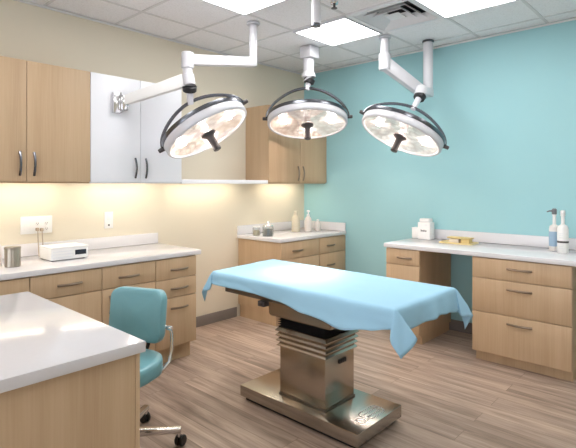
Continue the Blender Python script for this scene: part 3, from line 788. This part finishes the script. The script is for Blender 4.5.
# ------------------------------------------------------------------ things on the corner counter
t = multi('glass_jar', 'clear glass jar with grey contents on the corner countertop', 'jar', (3.70, 3.71, CT),
      [('glass', [(.058, 0), (.062, .005), (.062, .10), (.055, .108)], JARG), ('contents', [(.05, .004), (.052, .01), (.052, .075), (.0, .08)], LIQ),
       ('lid', [(.058, .1085), (.060, .112), (.056, .122), (.016, .126), (.012, .14), (.020, .15), (.014, .162), (0, .164)], CHROME)])
multi('glass_jar', 'smaller clear jar left of the grey jar in the corner', 'jar', (3.655, 3.85, CT),
      [('glass', [(.04, 0), (.043, .004), (.043, .085), (.038, .09)], JARG), ('contents', [(.034, .004), (.036, .008), (.036, .055), (0, .06)], BEIGE),
       ('lid', [(.041, .0905), (.041, .103), (0, .105)], WPLAST)])
multi('bottle', 'tall beige bottle on the corner countertop, nearer the cream wall', 'bottle', (4.26, 3.80, CT),
      [('body', [(.046, 0), (.05, .005), (.05, .15), (.042, .18), (.022, .196)], BEIGE), ('cap', [(.025, .1965), (.025, .245), (.02, .25)], BEIGE)])
multi('pump_bottle', 'pale pump bottle on the corner countertop, right of the beige bottle', 'bottle', (4.40, 3.72, CT),
      [('body', [(.042, 0), (.046, .005), (.046, .12), (.036, .16), (.016, .185)], PINKW), ('cap', [(.019, .1855), (.019, .205), (.008, .208), (.008, .235), (.02, .238), (.02, .252), (.008, .256)], VENTM)])
multi('bottle', 'small white bottle nearest the teal wall on the corner countertop', 'bottle', (4.51, 3.66, CT),
      [('body', [(.032, 0), (.035, .004), (.035, .09), (.026, .11), (.014, .118)], PINKW), ('cap', [(.016, .1185), (.016, .14), (.013, .143)], WPLAST)])

# ------------------------------------------------------------------ things on the teal-wall counter
t = thing('tissue_dispenser', 'white box dispenser with small grey lettering on the teal-wall counter', 'dispenser', (4.62, 2.295, CT))
bm = box(B(), 4.565, 4.675, 2.225, 2.36, CT, CT+.175, .006); body = obj('body', bm, WPLAST, t)
obj('cap', box(B(), 4.575, 4.665, 2.235, 2.35, CT+.1755, CT+.215, .012), WPLAST, t)
obj('slot', box(B(), 4.561, 4.5648, 2.25, 2.28, CT+.14, CT+.155), VENTM, body)
bm = B(); yy = 2.325
for k, (w, h) in enumerate(((.007, .022), (.008, .015), (.007, .016), (.008, .02), (.007, .014), (.008, .016))):  # unreadable printed word
    box(bm, 4.5635, 4.5648, yy-w, yy, CT+.08, CT+.08+h); yy -= w+.0035
box(bm, 4.5637, 4.5648, 2.262, 2.325, CT+.086, CT+.090)
obj('lettering', bm, PRINT, body, False)
t = thing('wipes_box', 'plain low white box behind the dispenser, at its left', 'box', (4.655, 2.415, CT))
obj('body', box(B(), 4.615, 4.70, 2.375, 2.455, CT, CT+.10, .006), WPLAST, t)
obj('lid', box(B(), 4.613, 4.702, 2.373, 2.457, CT+.1005, CT+.112, .004), WPLAST, t)
# tray, sponge, cloth
t = thing('tray', 'shallow yellow tray lying on the teal-wall counter', 'tray', (4.49, 1.90, CT))
bm = box(B(), 4.40, 4.59, 1.735, 2.05, CT, CT+.006, .002)
for a in ((4.40, 4.405, 1.735, 2.05), (4.585, 4.59, 1.735, 2.05), (4.405, 4.585, 1.735, 1.74), (4.405, 4.585, 2.045, 2.05)): box(bm, *a, CT+.004, CT+.014, .001)
obj('tray', bm, GOLD, t)
tag(place(obj('sponge', box(B(), 4.46, 4.54, 1.775, 1.86, CT+.0065, CT+.046, .006), YEL), (4.5, 1.82, CT+.0065)), 'small yellow sponge block on the right half of the tray', 'sponge')
tag(place(obj('pad', box(B(), 4.47, 4.55, 1.88, 1.98, CT+.0065, CT+.042, .006), PINKW), (4.5, 1.93, CT+.0065)), 'pale white pad on the left half of the tray', 'pad')
tag(place(obj('pad', box(B(), 4.455, 4.555, 1.765, 1.995, CT+.0465, CT+.06, .004), YEL), (4.5, 1.88, CT+.0465)), 'flat yellow pad lying across the sponge and the pale pad', 'pad')
# bottles at the right edge
x, y = 4.55, 1.075
t = thing('pump_bottle', 'pump bottle with blue-grey label, left of two at the right edge', 'bottle', (x, y, CT), 'pump bottles by the teal wall')
b1 = obj('body', lathe(B(), [(.036, 0), (.040, .006), (.040, .19), (.036, .21), (.016, .226)], (x, y, CT)), PINKW, t)
obj('label', lathe(B(), [(.0406, .04), (.0410, .041), (.0410, .165), (.0406, .166)], (x, y, CT), n=32, cap0=False, cap1=False), LABELB, b1)
obj('neck', lathe(B(), [(.014, .2265), (.013, .30), (.017, .302), (.017, .312)], (x, y, CT), n=20), WPLAST, t)
bm = lathe(B(), [(.017, .3125), (.020, .317), (.020, .355), (.012, .363)], (x, y, CT), n=20); tube(bm, [(x, y, CT+.342), (x-.02, y+.03, CT+.342), (x-.03, y+.05, CT+.334)], [.008, .007, .006], 10)
obj('pump_head', bm, PUMPG, t)
x, y = 4.44, .985
t = thing('pump_bottle', 'white pump bottle with dark band, right of two at the right edge', 'bottle', (x, y, CT), 'pump bottles by the teal wall')
b1 = obj('body', lathe(B(), [(.038, 0), (.042, .006), (.042, .20), (.035, .225), (.015, .238)], (x, y, CT)), WPLAST, t)
obj('dark_band', lathe(B(), [(.0424, .086), (.0428, .087), (.0428, .101), (.0424, .102)], (x, y, CT), cap0=False, cap1=False), DARKM, b1)
for z in (.04, .055, .128, .145, .16): obj('label_print', box(B(), x-.0435, x-.0415, y-.012, y+.020, CT+z, CT+z+.006), VENTM, b1)
obj('neck', lathe(B(), [(.014, .2385), (.013, .305), (.018, .307), (.018, .316)], (x, y, CT), n=20), WPLAST, t)
bm = lathe(B(), [(.016, .3165), (.018, .321), (.018, .35), (.011, .356)], (x, y, CT), n=20); tube(bm, [(x, y, CT+.34), (x-.03, y-.01, CT+.34), (x-.044, y-.014, CT+.333)], [.007, .0065, .006], 10)
obj('pump_head', bm, WPLAST, t)

# ------------------------------------------------------------------ world, camera, view
w = bpy.data.worlds.new('world'); S.world = w; w.use_nodes = True
w.node_tree.nodes['Background'].inputs[0].default_value = (.9, .93, 1, 1); w.node_tree.nodes['Background'].inputs[1].default_value = 2.4
cam = bpy.data.cameras.new('camera'); co = bpy.data.objects.new('camera', cam); COL.objects.link(co)
cam.sensor_width = 36; cam.lens = 473/576*36; cam.shift_y = -39.5/576; cam.clip_start = .05
co.location = (0, 0, 1.5); co.rotation_euler = (PI/2, 0, -math.radians(90-42.669))
S.camera = co
S.view_settings.view_transform = 'Standard'; S.view_settings.look = 'None'
S.view_settings.exposure = 1.0; S.view_settings.gamma = 1
